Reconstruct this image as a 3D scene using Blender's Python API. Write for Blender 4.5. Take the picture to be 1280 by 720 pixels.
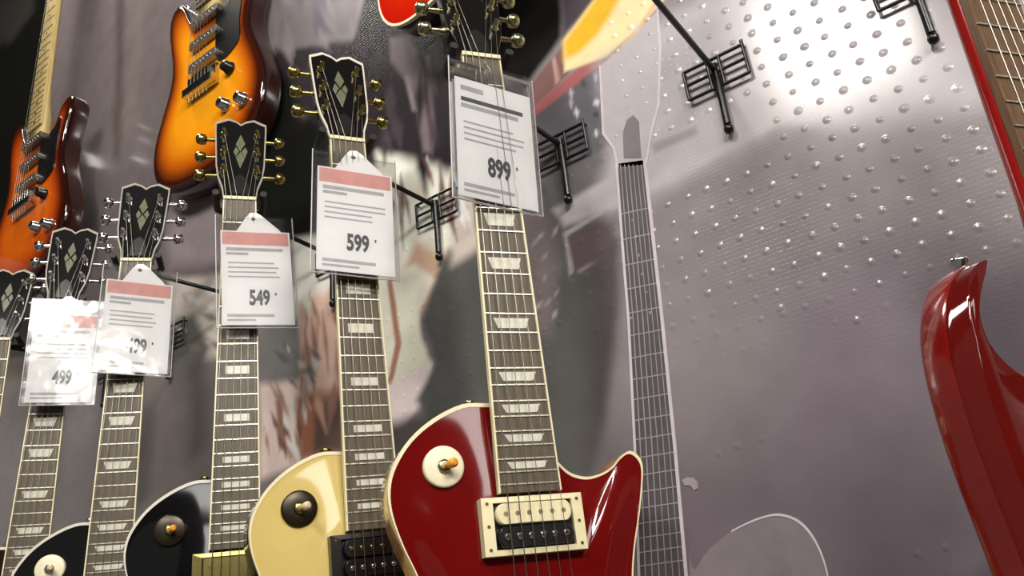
import bpy, bmesh, math, random
import numpy as np
from mathutils import Vector, Matrix
random.seed(7)
for _o in list(bpy.data.objects): bpy.data.objects.remove(_o)
SC = bpy.context.scene
COL = SC.collection
Z0 = 1.9                                   # height of the guitars' nuts above the floor

# ------------------------------------------------------------------ camera
CAM_F = 1005.47                            # focal length in pixels of a 1280 wide frame
CAM_C = np.array([0.61087, -0.75739, -0.56938])
CAM_R = np.array([0.80234245, 0.58620039, -0.11231961])
CAM_U = np.array([0.31411469, -0.25469431, 0.91458339])
CAM_V = np.array([-0.50752197, 0.76909032, 0.38848621])
cd = bpy.data.cameras.new('camera'); cam = bpy.data.objects.new('camera', cd); COL.objects.link(cam)
cd.sensor_width = 36.0; cd.lens = CAM_F / 1280 * 36.0; cd.clip_start = 0.01; cd.clip_end = 60
mw = Matrix.Identity(4)
for i in range(3):
    mw[i][0] = CAM_R[i]; mw[i][1] = CAM_U[i]; mw[i][2] = -CAM_V[i]
    mw[i][3] = CAM_C[i] + (Z0 if i == 2 else 0)
cam.matrix_world = mw
SC.camera = cam

# ------------------------------------------------------------------ world, lights, exposure
w = bpy.data.worlds.new('store_ambient'); SC.world = w; w.use_nodes = True
bg = w.node_tree.nodes['Background']
bg.inputs[0].default_value = (0.86, 0.88, 0.84, 1); bg.inputs[1].default_value = 0.18
SC.view_settings.view_transform = 'Standard'
SC.view_settings.look = 'None'
SC.view_settings.exposure = 0.0
SC.view_settings.gamma = 1.0
SC.view_settings.use_curve_mapping = False

def area(name, loc, target, sx, sy, power, color=(1, 0.95, 0.88), spread=180):
    l = bpy.data.lights.new(name, 'AREA'); l.shape = 'RECTANGLE'; l.size = sx; l.size_y = sy
    l.energy = power; l.color = color; l.spread = math.radians(spread)
    o = bpy.data.objects.new(name, l); COL.objects.link(o)
    o.location = (loc[0], loc[1], loc[2] + Z0)
    d = Vector((target[0], target[1], target[2])) - Vector(loc)
    o.rotation_euler = d.to_track_quat('-Z', 'Y').to_euler()
    return o
LAMPS = [((0.36, -1.88, 1.26), (0.45, 0, -0.1), 0.44, 0.40, 30),
         ((-0.95, -0.48, 1.62), (-0.6, -0.05, 0.1), 0.6, 0.25, 15),  # added fill light to brighten the left half of the wall
         ((2.2, -3.2, 1.45), (0.0, 0, -0.2), 1.2, 0.4, 70),
         ((3.1, -1.9, 1.35), (0.0, -0.1, -0.2), 1.0, 0.4, 85)]  # added fill light from the right to brighten the price tags
for i, (loc, tgt, sx, sy, pw) in enumerate(LAMPS):
    area('ceiling_and_fill_light', loc, tgt, sx, sy, pw)

# ------------------------------------------------------------------ helpers
def lin(c):
    return tuple(((v / 255) / 12.92 if v / 255 <= 0.04045 else ((v / 255 + 0.055) / 1.055) ** 2.4) for v in c)
MATS = {}
def mat(name, rgb=None, rough=0.5, metal=0.0, coat=0.0, var=0.06, scale=60.0, attr=None, bump=0.0, spec=0.5, lc=None, stretch=None):
    if name in MATS: return MATS[name]
    m = bpy.data.materials.new(name); m.use_nodes = True
    nt = m.node_tree; N = nt.nodes; L = nt.links
    b = N['Principled BSDF']
    b.inputs['Roughness'].default_value = rough; b.inputs['Metallic'].default_value = metal
    b.inputs['Coat Weight'].default_value = coat; b.inputs['Coat Roughness'].default_value = 0.04
    b.inputs['Specular IOR Level'].default_value = spec
    tc = N.new('ShaderNodeTexCoord'); mp = N.new('ShaderNodeMapping')
    if stretch: mp.inputs['Scale'].default_value = stretch
    L.new(tc.outputs['Object'], mp.inputs['Vector'])
    nz = N.new('ShaderNodeTexNoise'); nz.inputs['Scale'].default_value = scale; nz.inputs['Detail'].default_value = 3
    L.new(mp.outputs['Vector'], nz.inputs['Vector'])
    mr = N.new('ShaderNodeMapRange'); mr.inputs['From Min'].default_value = 0.3; mr.inputs['From Max'].default_value = 0.7
    mr.inputs['To Min'].default_value = 1 - var; mr.inputs['To Max'].default_value = 1 + var
    L.new(nz.outputs['Fac'], mr.inputs['Value'])
    mx = N.new('ShaderNodeMix'); mx.data_type = 'RGBA'; mx.blend_type = 'MULTIPLY'; mx.inputs['Factor'].default_value = 1
    if attr:
        a = N.new('ShaderNodeVertexColor'); a.layer_name = attr; L.new(a.outputs['Color'], mx.inputs['A'])
    else:
        mx.inputs['A'].default_value = (*(lc or lin(rgb)), 1)
    L.new(mr.outputs['Result'], mx.inputs['B']); L.new(mx.outputs['Result'], b.inputs['Base Color'])
    if bump:
        bp = N.new('ShaderNodeBump'); bp.inputs['Strength'].default_value = bump; bp.inputs['Distance'].default_value = 0.001
        L.new(nz.outputs['Fac'], bp.inputs['Height']); L.new(bp.outputs['Normal'], b.inputs['Normal'])
    MATS[name] = m
    return m
def film_material():
    m = bpy.data.materials.new('clear_plastic_film'); m.use_nodes = True
    nt = m.node_tree; N = nt.nodes; L = nt.links
    N.remove(N['Principled BSDF'])
    t = N.new('ShaderNodeBsdfTransparent'); t.inputs[0].default_value = (0.95, 0.95, 0.95, 1)
    g = N.new('ShaderNodeBsdfGlossy'); g.inputs['Roughness'].default_value = 0.12
    nz = N.new('ShaderNodeTexNoise'); nz.inputs['Scale'].default_value = 22
    tc = N.new('ShaderNodeTexCoord'); L.new(tc.outputs['Object'], nz.inputs['Vector'])
    bp = N.new('ShaderNodeBump'); bp.inputs['Strength'].default_value = 0.25; bp.inputs['Distance'].default_value = 0.006
    L.new(nz.outputs['Fac'], bp.inputs['Height']); L.new(bp.outputs['Normal'], g.inputs['Normal'])
    fr = N.new('ShaderNodeFresnel'); fr.inputs[0].default_value = 1.5
    mm = N.new('ShaderNodeMath'); mm.operation = 'MULTIPLY_ADD'; mm.inputs[1].default_value = 1.4; mm.inputs[2].default_value = 0.03
    L.new(fr.outputs[0], mm.inputs[0])
    ms = N.new('ShaderNodeMixShader'); L.new(mm.outputs[0], ms.inputs[0]); L.new(t.outputs[0], ms.inputs[1]); L.new(g.outputs[0], ms.inputs[2])
    L.new(ms.outputs[0], N['Material Output'].inputs[0])
    return m

class MB:
    def __init__(s): s.v = []; s.f = []; s.m = []; s.sm = []
    def add(s, vs, fs, m=0, smooth=False):
        o = len(s.v); s.v += [tuple(p) for p in vs]
        for f in fs: s.f.append(tuple(i + o for i in f)); s.m.append(m); s.sm.append(smooth)
        return s
    def box(s, x0, x1, y0, y1, z0, z1, m=0):
        v = [(x, y, z) for z in (z0, z1) for y in (y0, y1) for x in (x0, x1)]
        return s.add(v, [(0, 2, 3, 1), (4, 5, 7, 6), (0, 1, 5, 4), (2, 6, 7, 3), (0, 4, 6, 2), (1, 3, 7, 5)], m)
    def prism(s, pts, y0, y1, m=0, ms=None, bev=0.0, smooth=False):
        """polygon in the x,z plane drawn from y0 (front) to y1 (back); pts counter-clockwise or not"""
        n = len(pts)
        if bev > 0:
            cx = sum(p[0] for p in pts) / n; cz = sum(p[1] for p in pts) / n
            ins = []
            for x, z in pts:
                d = math.hypot(x - cx, z - cz) or 1; k = max(0, 1 - bev / d); ins.append((cx + (x - cx) * k, cz + (z - cz) * k))
            sg = 1 if y1 > y0 else -1
            v = [(x, y0, z) for x, z in ins] + [(x, y0 + bev * sg * .6, z) for x, z in pts] + [(x, y1, z) for x, z in pts]
            s.add(v, [tuple(range(n)), tuple(range(2 * n, 3 * n))[::-1]], m)
            s.add(v, [(i, (i + 1) % n, n + (i + 1) % n, n + i) for i in range(n)] + [(n + i, n + (i + 1) % n, 2 * n + (i + 1) % n, 2 * n + i) for i in range(n)], m if ms is None else ms, smooth)
            return s
        v = [(x, y0, z) for x, z in pts] + [(x, y1, z) for x, z in pts]
        s.add(v, [tuple(range(n)), tuple(range(n, 2 * n))[::-1]], m)
        s.add(v, [(i, (i + 1) % n, n + (i + 1) % n, n + i) for i in range(n)], m if ms is None else ms, smooth)
        return s
    def tube(s, path, r, n=8, m=0, cap=True):
        P = [Vector(p) for p in path]; R = r if isinstance(r, (list, tuple)) else [r] * len(P)
        vs = []; up = None
        for i, p in enumerate(P):
            t = (P[min(i + 1, len(P) - 1)] - P[max(i - 1, 0)]).normalized()
            if up is None: up = Vector((0, 0, 1)) if abs(t.z) < 0.9 else Vector((0, 1, 0))
            a = t.cross(up); a = a.normalized() if a.length > 1e-6 else Vector((1, 0, 0)); b = a.cross(t).normalized(); up = b
            for k in range(n):
                an = 2 * math.pi * k / n; vs.append(p + a * math.cos(an) * R[i] + b * math.sin(an) * R[i])
        fs = [(i * n + k, i * n + (k + 1) % n, (i + 1) * n + (k + 1) % n, (i + 1) * n + k) for i in range(len(P) - 1) for k in range(n)]
        s.add(vs, fs, m, True)
        if cap: s.add([vs[k] for k in range(n)], [tuple(range(n))], m); s.add(vs[-n:], [tuple(range(n))[::-1]], m)
        return s
    def lathe(s, c, prof, n=20, m=0, axis='y'):
        """prof: list of (radius, distance) along the axis, distance towards the front (-y)"""
        vs = []
        for r, h in prof:
            for k in range(n):
                a = 2 * math.pi * k / n
                if axis == 'y': vs.append((c[0] + r * math.cos(a), c[1] - h, c[2] + r * math.sin(a)))
                elif axis == 'x': vs.append((c[0] + h, c[1] + r * math.cos(a), c[2] + r * math.sin(a)))
                else: vs.append((c[0] + r * math.cos(a), c[1] + r * math.sin(a), c[2] + h))
        q = len(prof)
        s.add(vs, [(i * n + k, i * n + (k + 1) % n, (i + 1) * n + (k + 1) % n, (i + 1) * n + k) for i in range(q - 1) for k in range(n)], m, True)
        s.add(vs[:n], [tuple(range(n))], m); s.add(vs[-n:], [tuple(range(n))[::-1]], m)
        return s
    def mesh(s, name, mats):
        me = bpy.data.meshes.new(name); me.from_pydata(s.v, [], s.f)
        for q in (mats if isinstance(mats, (list, tuple)) else [mats]): me.materials.append(q)
        me.polygons.foreach_set('material_index', s.m); me.polygons.foreach_set('use_smooth', s.sm)
        bm = bmesh.new(); bm.from_mesh(me); bmesh.ops.recalc_face_normals(bm, faces=bm.faces); bm.to_mesh(me); bm.free()
        me.update(); return me
    def build(s, name, mats, parent=None):
        return link(name, s.mesh(name, mats), parent)
def link(name, data, parent=None):
    o = bpy.data.objects.new(name, data); COL.objects.link(o)
    if parent: o.parent = parent
    return o
def tag(o, label=None, cat=None, group=None, kind=None):
    if label: o['label'] = label
    if cat: o['category'] = cat
    if group: o['group'] = group
    if kind: o['kind'] = kind
    return o
def thing(name, label, cat, loc, rot=(0, 0, 0), group=None):
    o = link(name, None); o.empty_display_size = 0.05
    o.rotation_mode = 'YXZ'; o.location = (loc[0], loc[1], loc[2] + Z0); o.rotation_euler = rot
    return tag(o, label, cat, group)
CACHE = {}
def part(key, name, fn, mats, parent):
    """a part whose mesh is made once for each key and shared"""
    if key not in CACHE: CACHE[key] = fn().mesh(name, mats)
    return link(name, CACHE[key], parent)
def spline(pts, n_per=6, closed=True):
    P = [Vector((a, b)) for a, b in pts]; out = []; N = len(P)
    for i in range(N if closed else N - 1):
        g = (lambda k: P[k % N]) if closed else (lambda k: P[max(0, min(N - 1, k))])
        a, b, c, d = g(i - 1), g(i), g(i + 1), g(i + 2)
        for k in range(n_per):
            t = k / n_per
            out.append(0.5 * ((2 * b) + (c - a) * t + (2 * a - 5 * b + 4 * c - d) * t * t + (3 * b - a - 3 * c + d) * t ** 3))
    if not closed: out.append(P[-1])
    return [(p.x, p.y) for p in out]

# ------------------------------------------------------------------ the wall with its printed mural
def unproj(px, py):
    d = CAM_V + CAM_R * (px - 640) / CAM_F + CAM_U * (360 - py) / CAM_F
    t = -CAM_C[1] / d[1]
    p = CAM_C + t * d
    return p[0], p[2]
# printed areas of the mural: outline, printed colour (one area has highlight painted in), softness of the edge in metres.  outlines were measured on the wall
MURAL = [
 ([(60,-60),(345,-60),(345,150),(300,330),(240,420),(60,470),(20,400)], (108,99,100), .03),
 ([(205,190),(275,205),(275,330),(215,330)], (142,130,132), .03),
 ([(142,-60),(160,-60),(154,60),(150,200),(140,200),(146,60)], (82,74,74), .02),
 ([(-300,-200),(72,-60),(60,90),(30,260),(0,380),(-300,420)], (17,17,15), .012),
 ([(-60,-60),(40,-60),(42,15),(15,52),(-60,70)], (46,46,43), .03),
 ([(-60,440),(40,452),(40,480),(-60,478)], (98,84,72), .01),
 ([(0,400),(40,390),(40,450),(0,450)], (60,56,52), .01),
 ([(-60,480),(60,470),(130,470),(130,720),(-60,800)], (142,134,133), .03),
 ([(130,460),(262,470),(270,800),(110,800)], (122,114,112), .03),
 # dark stage behind the headstocks
 ([(300,160),(335,110),(345,60),(440,50),(470,-60),(575,-60),(575,210),(500,215),(430,200),(400,300),(335,292),(300,250)], (46,41,45), .012),
 ([(314,130),(340,66),(372,120),(408,170),(405,302),(338,298),(316,230)], (22,23,21), .012),
 ([(335,-60),(455,-60),(445,40),(400,55),(350,60)], (112,104,107), .012),
 ([(375,-60),(425,-60),(415,40),(395,40)], (84,77,88), .010),
 ([(548,-60),(702,-60),(702,45),(680,78),(655,110),(560,80)], (24,23,23), .008),
 ([(702,-60),(780,-60),(745,-4),(703,46)], (74,66,74), .006),
 # smoke and pale figure
 ([(212,350),(275,345),(275,445),(230,455),(212,420)], (178,168,160), .012),
 ([(215,400),(242,395),(262,430),(250,470),(214,470)], (120,118,112), .012),
 ([(365,300),(400,295),(425,330),(425,420),(365,420)], (222,208,192), .012),
 ([(372,380),(430,350),(432,470),(412,520),(372,470)], (190,160,146), .012),
 ([(322,400),(372,400),(380,470),(350,480),(322,470)], (132,130,128), .010),
 ([(325,480),(395,470),(395,575),(325,600)], (203,180,172), .010),
 ([(345,500),(352,498),(360,540),(350,565)], (160,120,100), .005),
 ([(372,495),(430,480),(430,560),(375,575)], (172,112,84), .012),
 ([(395,500),(430,495),(430,565),(392,565)], (96,76,66), .010),
 ([(470,190),(545,205),(575,235),(585,300),(560,335),(530,350),(470,355)], (226,202,188), .012),
 ([(520,300),(560,320),(545,360),(520,400),(500,360)], (176,148,128), .012),
 ([(468,350),(520,330),(545,350),(522,390),(528,430),(540,455),(530,500),(500,535),(470,530)], (212,196,182), .006),
 ([(490,360),(520,350),(525,420),(537,455),(520,490),(492,480),(505,430)], (224,206,182), .008),
 ([(484,350),(490,348),(502,430),(490,480),(484,480),(494,430)], (182,132,112), .003),
 ([(500,470),(540,452),(530,505),(500,535),(470,540),(470,505)], (206,186,186), .008),
 ([(560,310),(620,290),(640,520),(540,540),(520,500),(545,455),(528,400),(545,345)], (92,92,90), .008),
 ([(560,250),(600,235),(612,300),(565,330)], (170,160,152), .012),
 ([(470,535),(520,520),(560,520),(640,520),(640,640),(470,640)], (84,78,78), .012),
 # printed hand
 ([(486,48),(512,45),(520,72),(530,88),(528,112),(540,190),(528,190),(516,110),(500,92),(488,76)], (118,105,111), .006),
 ([(505,95),(512,95),(522,140),(515,138)], (140,128,133), .004),
 ([(531,70),(537,70),(545,170),(540,200)], (92,80,84), .004),
 # grey shapes between the red guitar and the printed guitar
 ([(640,210),(700,230),(760,290),(765,420),(745,600),(640,620)], (88,88,86), .012),
 ([(640,260),(680,250),(700,330),(690,420),(650,420)], (116,106,106), .014),
 ([(655,100),(690,150),(730,190),(790,200),(770,290),(690,260)], (104,102,104), .008),
 ([(668,143),(735,82),(760,72),(775,170),(735,200),(700,180)], (98,96,102), .006),
 ([(706,300),(756,270),(772,300),(760,330),(712,345)], (96,82,86), .006),
 ([(703,292),(752,262),(754,266),(707,297)], (165,158,158), .002),
 ([(704,293),(708,293),(718,340),(712,345)], (150,145,145), .002),
 ([(722,338),(758,318),(759,321),(724,342)], (140,132,132), .002),
 ([(740,315),(775,300),(770,420),(755,520),(730,600),(745,420)], (86,80,82), .012),
 ([(660,110),(705,55),(712,90),(668,135)], (124,92,90), .004),
 ([(690,75),(694,70),(700,100),(694,106)], (176,142,138), .002),
 ([(665,135),(735,75),(752,72),(752,80),(668,146)], (164,98,98), .003),
 ([(704,50),(742,0),(772,-45),(870,-60),(830,0),(795,38),(758,71),(705,90)], (232,216,168), .003),
 ([(704,52),(743,0),(773,-45),(800,-45),(772,5),(748,42),(722,66),(705,74)], (222,176,48), .008),
 ([(832,-20),(838,-20),(800,40),(765,76),(760,74),(797,34)], (218,176,140), .003),
 ([(745,80),(835,20),(1000,-60),(1400,-60),(1400,120),(960,165),(820,240),(760,260),(760,150)], (176,170,174), .02),  # lighter grey paints in part of the lamp's hot spot
 ([(690,262),(760,225),(820,193),(880,167),(985,118),(990,140),(960,162),(820,236),(705,285)], (178,172,174), .006),
 ([(815,180),(870,158),(872,168),(818,192)], (150,143,146), .004),
 ([(1100,330),(1400,280),(1400,700),(1250,800),(1200,500)], (92,84,92), .06),
 ([(780,560),(1150,480),(1300,640),(1300,850),(800,850)], (104,94,102), .08),
 ([(985,380),(1110,330),(1150,520),(1000,560)], (122,110,122), .07),
]
def strokes(n, box, dirx, ln, wd, cols, seed, soft=.003):
    r = random.Random(seed)
    for _ in range(n):
        x = r.uniform(box[0], box[2]); y = r.uniform(box[1], box[3]); l = ln * r.uniform(.5, 1.3); w_ = wd * r.uniform(.5, 1.4); b = r.uniform(-.25, .25)
        dx, dy = dirx[0] + b * dirx[1], dirx[1] - b * dirx[0]; px, py = -dy, dx
        MURAL.append(([(x, y), (x + dx * l * .5 + px * w_, y + dy * l * .5 + py * w_), (x + dx * l, y + dy * l), (x + dx * l * .5 - px * w_, y + dy * l * .5 - py * w_)], r.choice(cols), soft))
strokes(22, (484, 190, 568, 240), (.15, 1), 60, 4, [(236, 222, 214), (224, 190, 172), (150, 112, 104), (240, 230, 224), (120, 92, 90)], 1, .004)
strokes(16, (214, 350, 268, 440), (.8, .5), 26, 4, [(214, 206, 200), (96, 94, 90), (196, 186, 178), (140, 132, 128)], 2, .005)
strokes(22, (326, 470, 380, 550), (.3, 1), 40, 3, [(128, 88, 70), (222, 202, 194), (214, 190, 182), (168, 130, 112)], 3, .004)
strokes(14, (376, 350, 425, 480), (.1, 1), 60, 4, [(206, 160, 138), (228, 206, 192), (150, 110, 96), (186, 140, 120)], 4, .005)
strokes(14, (340, 410, 400, 470), (.7, .7), 22, 4, [(100, 100, 100), (176, 172, 170), (120, 118, 118)], 5, .004)
strokes(16, (645, 255, 700, 400), (-.5, .85), 14, 2.4, [(168, 160, 158), (148, 140, 140)], 6, .003)
strokes(10, (708, 85, 770, 170), (.2, 1), 12, 3, [(226, 222, 226), (60, 58, 62), (190, 186, 190)], 7, .003)
strokes(8, (770, 10, 822, 110), (.3, 1), 16, 4, [(200, 196, 200), (140, 132, 138)], 8, .004)
strokes(12, (440, 60, 545, 190), (.2, 1), 60, 5, [(64, 56, 62), (40, 36, 40), (78, 70, 76)], 9, .008)
strokes(8, (350, -20, 440, 50), (.4, 1), 40, 6, [(92, 84, 94), (128, 120, 122)], 10, .008)
BASE = (134, 127, 129)
_polys = [(np.array([unproj(x, y) for x, y in pts]), np.minimum(np.array(lin(c)) * (1.6 if max(c) > 165 and c[0] - c[2] < 60 and min(c) > 120 and pts[0][0] < 660 else 1), .92), s) for pts, c, s in MURAL]
def vnoise(x, z, s, seed):
    r = np.random.RandomState(seed); T = r.rand(64, 64)
    X = x / s; Zq = z / s; xi = np.floor(X).astype(int); zi = np.floor(Zq).astype(int); fx = X - xi; fz = Zq - zi
    fx = fx * fx * (3 - 2 * fx); fz = fz * fz * (3 - 2 * fz)
    g = lambda a, b: T[a % 64, b % 64]
    return (g(xi, zi) * (1 - fx) + g(xi + 1, zi) * fx) * (1 - fz) + (g(xi, zi + 1) * (1 - fx) + g(xi + 1, zi + 1) * fx) * fz
def mural_color(x, z):
    n1 = vnoise(x, z, .05, 1) + .5 * vnoise(x, z, .02, 2) - .75
    n2 = vnoise(x, z, .05, 3) + .5 * vnoise(x, z, .02, 4) - .75
    col = np.empty((len(x), 3)); col[:] = lin(BASE)
    for P, c, s in _polys:
        k = min(s, .02) * .5
        X = x + n1 * k; Zq = z + n2 * k
        lo = P.min(0) - s * 1.5; hi = P.max(0) + s * 1.5
        sel = np.where((X > lo[0]) & (X < hi[0]) & (Zq > lo[1]) & (Zq < hi[1]))[0]
        if not len(sel): continue
        xs = X[sel]; zs = Zq[sel]; ins = np.zeros(len(sel), bool); dm = np.full(len(sel), 1e9)
        for i in range(len(P)):
            a = P[i]; b = P[(i + 1) % len(P)]
            cr = ((a[1] > zs) != (b[1] > zs))
            if a[1] != b[1]: ins ^= cr & (xs < (b[0] - a[0]) * (zs - a[1]) / (b[1] - a[1]) + a[0])
            ab = b - a; t = np.clip(((xs - a[0]) * ab[0] + (zs - a[1]) * ab[1]) / (ab @ ab + 1e-12), 0, 1)
            dm = np.minimum(dm, np.hypot(xs - a[0] - t * ab[0], zs - a[1] - t * ab[1]))
        sd = np.where(ins, dm, -dm); f = np.clip(sd / s * .5 + .5, 0, 1); f = (f * f * (3 - 2 * f))[:, None]
        col[sel] = col[sel] * (1 - f) + c * f
    g = 1 + .16 * (vnoise(x, z, .12, 5) - .5) + .12 * (vnoise(x, z, .03, 6) - .5)
    return col * g[:, None]

def wall_material():
    m = mat('printed_wall_panel', attr='mural', rough=0.185, var=0.05, scale=30)
    nt = m.node_tree; N = nt.nodes; L = nt.links; b = N['Principled BSDF']
    tc = N.new('ShaderNodeTexCoord'); mp = N.new('ShaderNodeMapping'); mp.inputs['Rotation'].default_value = (math.radians(90), 0, 0)
    L.new(tc.outputs['Object'], mp.inputs['Vector'])
    br = N.new('ShaderNodeTexBrick'); br.inputs['Scale'].default_value = 60; br.inputs['Mortar Size'].default_value = 0.04
    br.inputs['Brick Width'].default_value = 0.9; br.inputs['Row Height'].default_value = 0.28
    br.inputs['Color1'].default_value = (1, 1, 1, 1); br.inputs['Color2'].default_value = (.8, .8, .8, 1); br.inputs['Mortar'].default_value = (0, 0, 0, 1)
    L.new(mp.outputs['Vector'], br.inputs['Vector'])
    bp = N.new('ShaderNodeBump'); bp.inputs['Strength'].default_value = 0.16; bp.inputs['Distance'].default_value = 0.0008
    L.new(br.outputs['Color'], bp.inputs['Height']); L.new(bp.outputs['Normal'], b.inputs['Normal'])
    return m
M_WALL = wall_material()
def col_attr(me, rgb, dom='POINT'):
    a = me.color_attributes.new('mural', 'FLOAT_COLOR', dom)
    buf = np.ones((len(rgb), 4), np.float32); buf[:, :3] = rgb; a.data.foreach_set('color', buf.ravel())
def axis(cuts):
    out = []
    for a, b, st in cuts: out += list(np.arange(a, b - 1e-6, st))
    return np.array(out + [cuts[-1][1]])
gx = axis([(-4.0, -1.9, .3), (-1.9, -.35, .006), (-.35, .80, .003), (.80, 1.0, .01), (1.0, 4.0, .3)])
gz = axis([(-1.9, -.70, .3), (-.70, -.62, .02), (-.62, .32, .003), (.32, 1.5, .006), (1.5, 1.7, .2)])
XX, ZZ = np.meshgrid(gx, gz); nx, nz_ = len(gx), len(gz)
vx, vz = XX.ravel(), ZZ.ravel()
me = bpy.data.meshes.new('wall_back')
co = np.stack([vx, np.zeros_like(vx), vz], 1).astype(np.float32)
ii = (np.arange(nz_ - 1)[:, None] * nx + np.arange(nx - 1)[None, :]).ravel()
fc = np.stack([ii, ii + 1, ii + nx + 1, ii + nx], 1).astype(np.int32)
me.vertices.add(len(co)); me.vertices.foreach_set('co', co.ravel())
me.loops.add(fc.size); me.loops.foreach_set('vertex_index', fc.ravel())
me.polygons.add(len(fc)); me.polygons.foreach_set('loop_start', np.arange(0, fc.size, 4, dtype=np.int32))
me.update(calc_edges=True); col_attr(me, mural_color(vx, vz)); me.materials.append(M_WALL)
wall = link('wall_back', me); wall.location.z = Z0; tag(wall, 'grey wall panel printed with a smoky stage mural', kind='structure')

# raised dots of the panel, 22.5 mm apart
PITCH = .0225
dv = []; df = []; dc = []
hx = np.arange(-1.6, 1.1, PITCH); hx = hx - hx[np.argmin(abs(hx - .5535))] + .5535
hz = np.arange(-.40, .13, PITCH); hz = hz - hz[np.argmin(abs(hz + .2295))] - .2295
EXTRA = [unproj(*q) for q in ((950, 548), (922, 558), (898, 566), (1148, 693), (1183, 685), (975, 386), (1070, 402))]
for z, x in [(z, x) for z in hz for x in hx] + [(b_, a_) for a_, b_ in EXTRA]:
        amp = .7 if (x, z) in EXTRA else min(1, max(0, (z + .365) / .09)) * (1 if x > .42 else .8 if x > .28 else .55) * (1 if x > .30 or z < -.04 else 0) * (1 if x > -.12 else 0)
        if amp < .12 or (-.14 < z < -.088 and x < .46): continue
        x2 = x + random.uniform(-.0010, .0010); z2 = z + random.uniform(-.0010, .0010); r = .0048 * random.uniform(.85, 1.15); amp *= random.uniform(.42, .88)
        o = len(dv)
        for rr, h in ((1, -.04), (.80, .12), (.55, .5), (.28, .88)):
            for k in range(8):
                a = k * math.pi / 4; dv.append((x2 + math.cos(a) * r * rr, -h * .0015 * amp, z2 + math.sin(a) * r * rr))
        dv.append((x2, -.0015 * amp, z2))
        for q in range(3):
            for k in range(8): df.append((o + q * 8 + k, o + q * 8 + (k + 1) % 8, o + q * 8 + 8 + (k + 1) % 8, o + q * 8 + 8 + k))
        for k in range(8): df.append((o + 24 + k, o + 24 + (k + 1) % 8, o + 32))
me = bpy.data.meshes.new('raised_dots'); me.from_pydata(dv, [], df); me.polygons.foreach_set('use_smooth', [True] * len(df))
A = np.array(dv); col_attr(me, mural_color(A[:, 0], A[:, 2])); me.materials.append(mat('printed_dot', attr='mural', rough=.21, var=.03))
o = link('raised_dots', me, wall); tag(o, 'small raised dots in a square grid', kind='stuff')

# guitar printed on the wall: neck, frets, strings, pale outlines
def flat(name, strips, m, parent, y):
    q = MB()
    for p in strips: q.prism([unproj(a, b) for a, b in p], y, .0003)
    return q.build(name, m, parent)
PG = mat('print_charcoal', (80, 76, 78), rough=.4, var=.12, scale=80); PL = mat('print_pale_line', (196, 188, 194), rough=.4, var=.08, scale=50)
PM = mat('print_mid_grey', (150, 142, 147), rough=.36, var=.06, scale=40); PD = mat('print_dark_grey', (118, 112, 116), rough=.36, var=.08, scale=40)
hd = flat('mural_headstock', [[(772, 209), (768, 186), (755, 168), (751, 82), (762, 74), (795, 44), (823, 12), (826, 60), (824, 130), (815, 165), (811, 190), (808, 206)]], mat('print_headstock', (176, 169, 173), rough=.36, var=.05), wall, -.0005)
hd['label'] = 'pale printed headstock of the mural guitar'
flat('mural_truss_cover', [[(780, 198), (779, 166), (784, 150), (792, 144), (799, 152), (802, 198)]], PD, wall, -.0008)
flat('mural_headstock_outline', [[(771, 209), (766, 186), (753, 168), (749, 82), (751, 82), (756, 167), (769, 185), (774, 209)], [(806, 206), (809, 190), (813, 165), (822, 130), (824, 60), (821, 12), (823, 12), (827, 60), (825, 131), (816, 165), (812, 190), (809, 206)]], PL, wall, -.0008)
nk = flat('mural_neck', [[(771, 205), (806, 200), (826, 380), (872, 860), (804, 860), (786, 400)]], PG, wall, -.0005)
nk['label'] = 'dark printed neck of the mural guitar'
def nl(t): return (771 + (804 - 771) * ((t - 205) / 655) + 6 * math.sin(math.pi * min(1, (t - 205) / 655)) * .3, t)
def edge(pts, wd): return [(x - wd, y) for x, y in pts] + [(x + wd, y) for x, y in pts[::-1]]
LE = [(771, 205), (778, 300), (786, 400), (794, 560), (799, 720), (804, 860)]
RE = [(806, 200), (817, 300), (828, 400), (844, 560), (858, 720), (872, 860)]
flat('mural_binding', [edge(LE, 1.6), edge(RE, 2.0)], PL, wall, -.0009)
def at(E, y):
    for (x0, y0), (x1, y1) in zip(E, E[1:]):
        if y0 <= y <= y1: return x0 + (x1 - x0) * (y - y0) / (y1 - y0)
    return E[-1][0]
for y in [268, 300, 332, 362, 392, 420, 448, 475, 500, 526, 550, 573, 595, 616, 636, 655, 673, 691, 708]:
    a = at(LE, y); b = at(RE, y - 8)
    flat('mural_fret', [[(a, y - .8), (b, y - 8.8), (b, y - 7.4), (a, y + .6)]], PM, wall, -.0008)
for k in range(6):
    f = .14 + k * .145
    flat('mural_string', [edge([(at(LE, y) * (1 - f) + at(RE, y) * f, y) for y in (206, 300, 400, 560, 720, 860)], .6 if k < 3 else .45)], PM, wall, -.00105)
bo = [(862, 690), (868, 712), (885, 688), (915, 664), (945, 648), (975, 643), (1000, 652), (1020, 676), (1034, 712), (1042, 760), (1046, 850), (862, 850)]
b1 = flat('mural_body', [spline(bo[:11], 4, False) + bo[11:]], mat('print_body', (124, 114, 120), rough=.36, var=.07), wall, -.0005); b1['label'] = 'faint grey printed horn of the mural guitar'
def rim(P, wd): return P + [(x - wd * .4, y + wd) for x, y in P[::-1]]
flat('mural_body_outline', [rim(spline([(915, 663), (930, 655), (952, 646), (975, 642), (1000, 651), (1020, 675), (1034, 711), (1042, 760)], 4, False), 3)], PL, wall, -.0009)
flat('mural_switch', [[(936, 706), (942, 694), (960, 690), (980, 694), (990, 712), (988, 730), (940, 730)]], PD, wall, -.0008)
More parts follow.
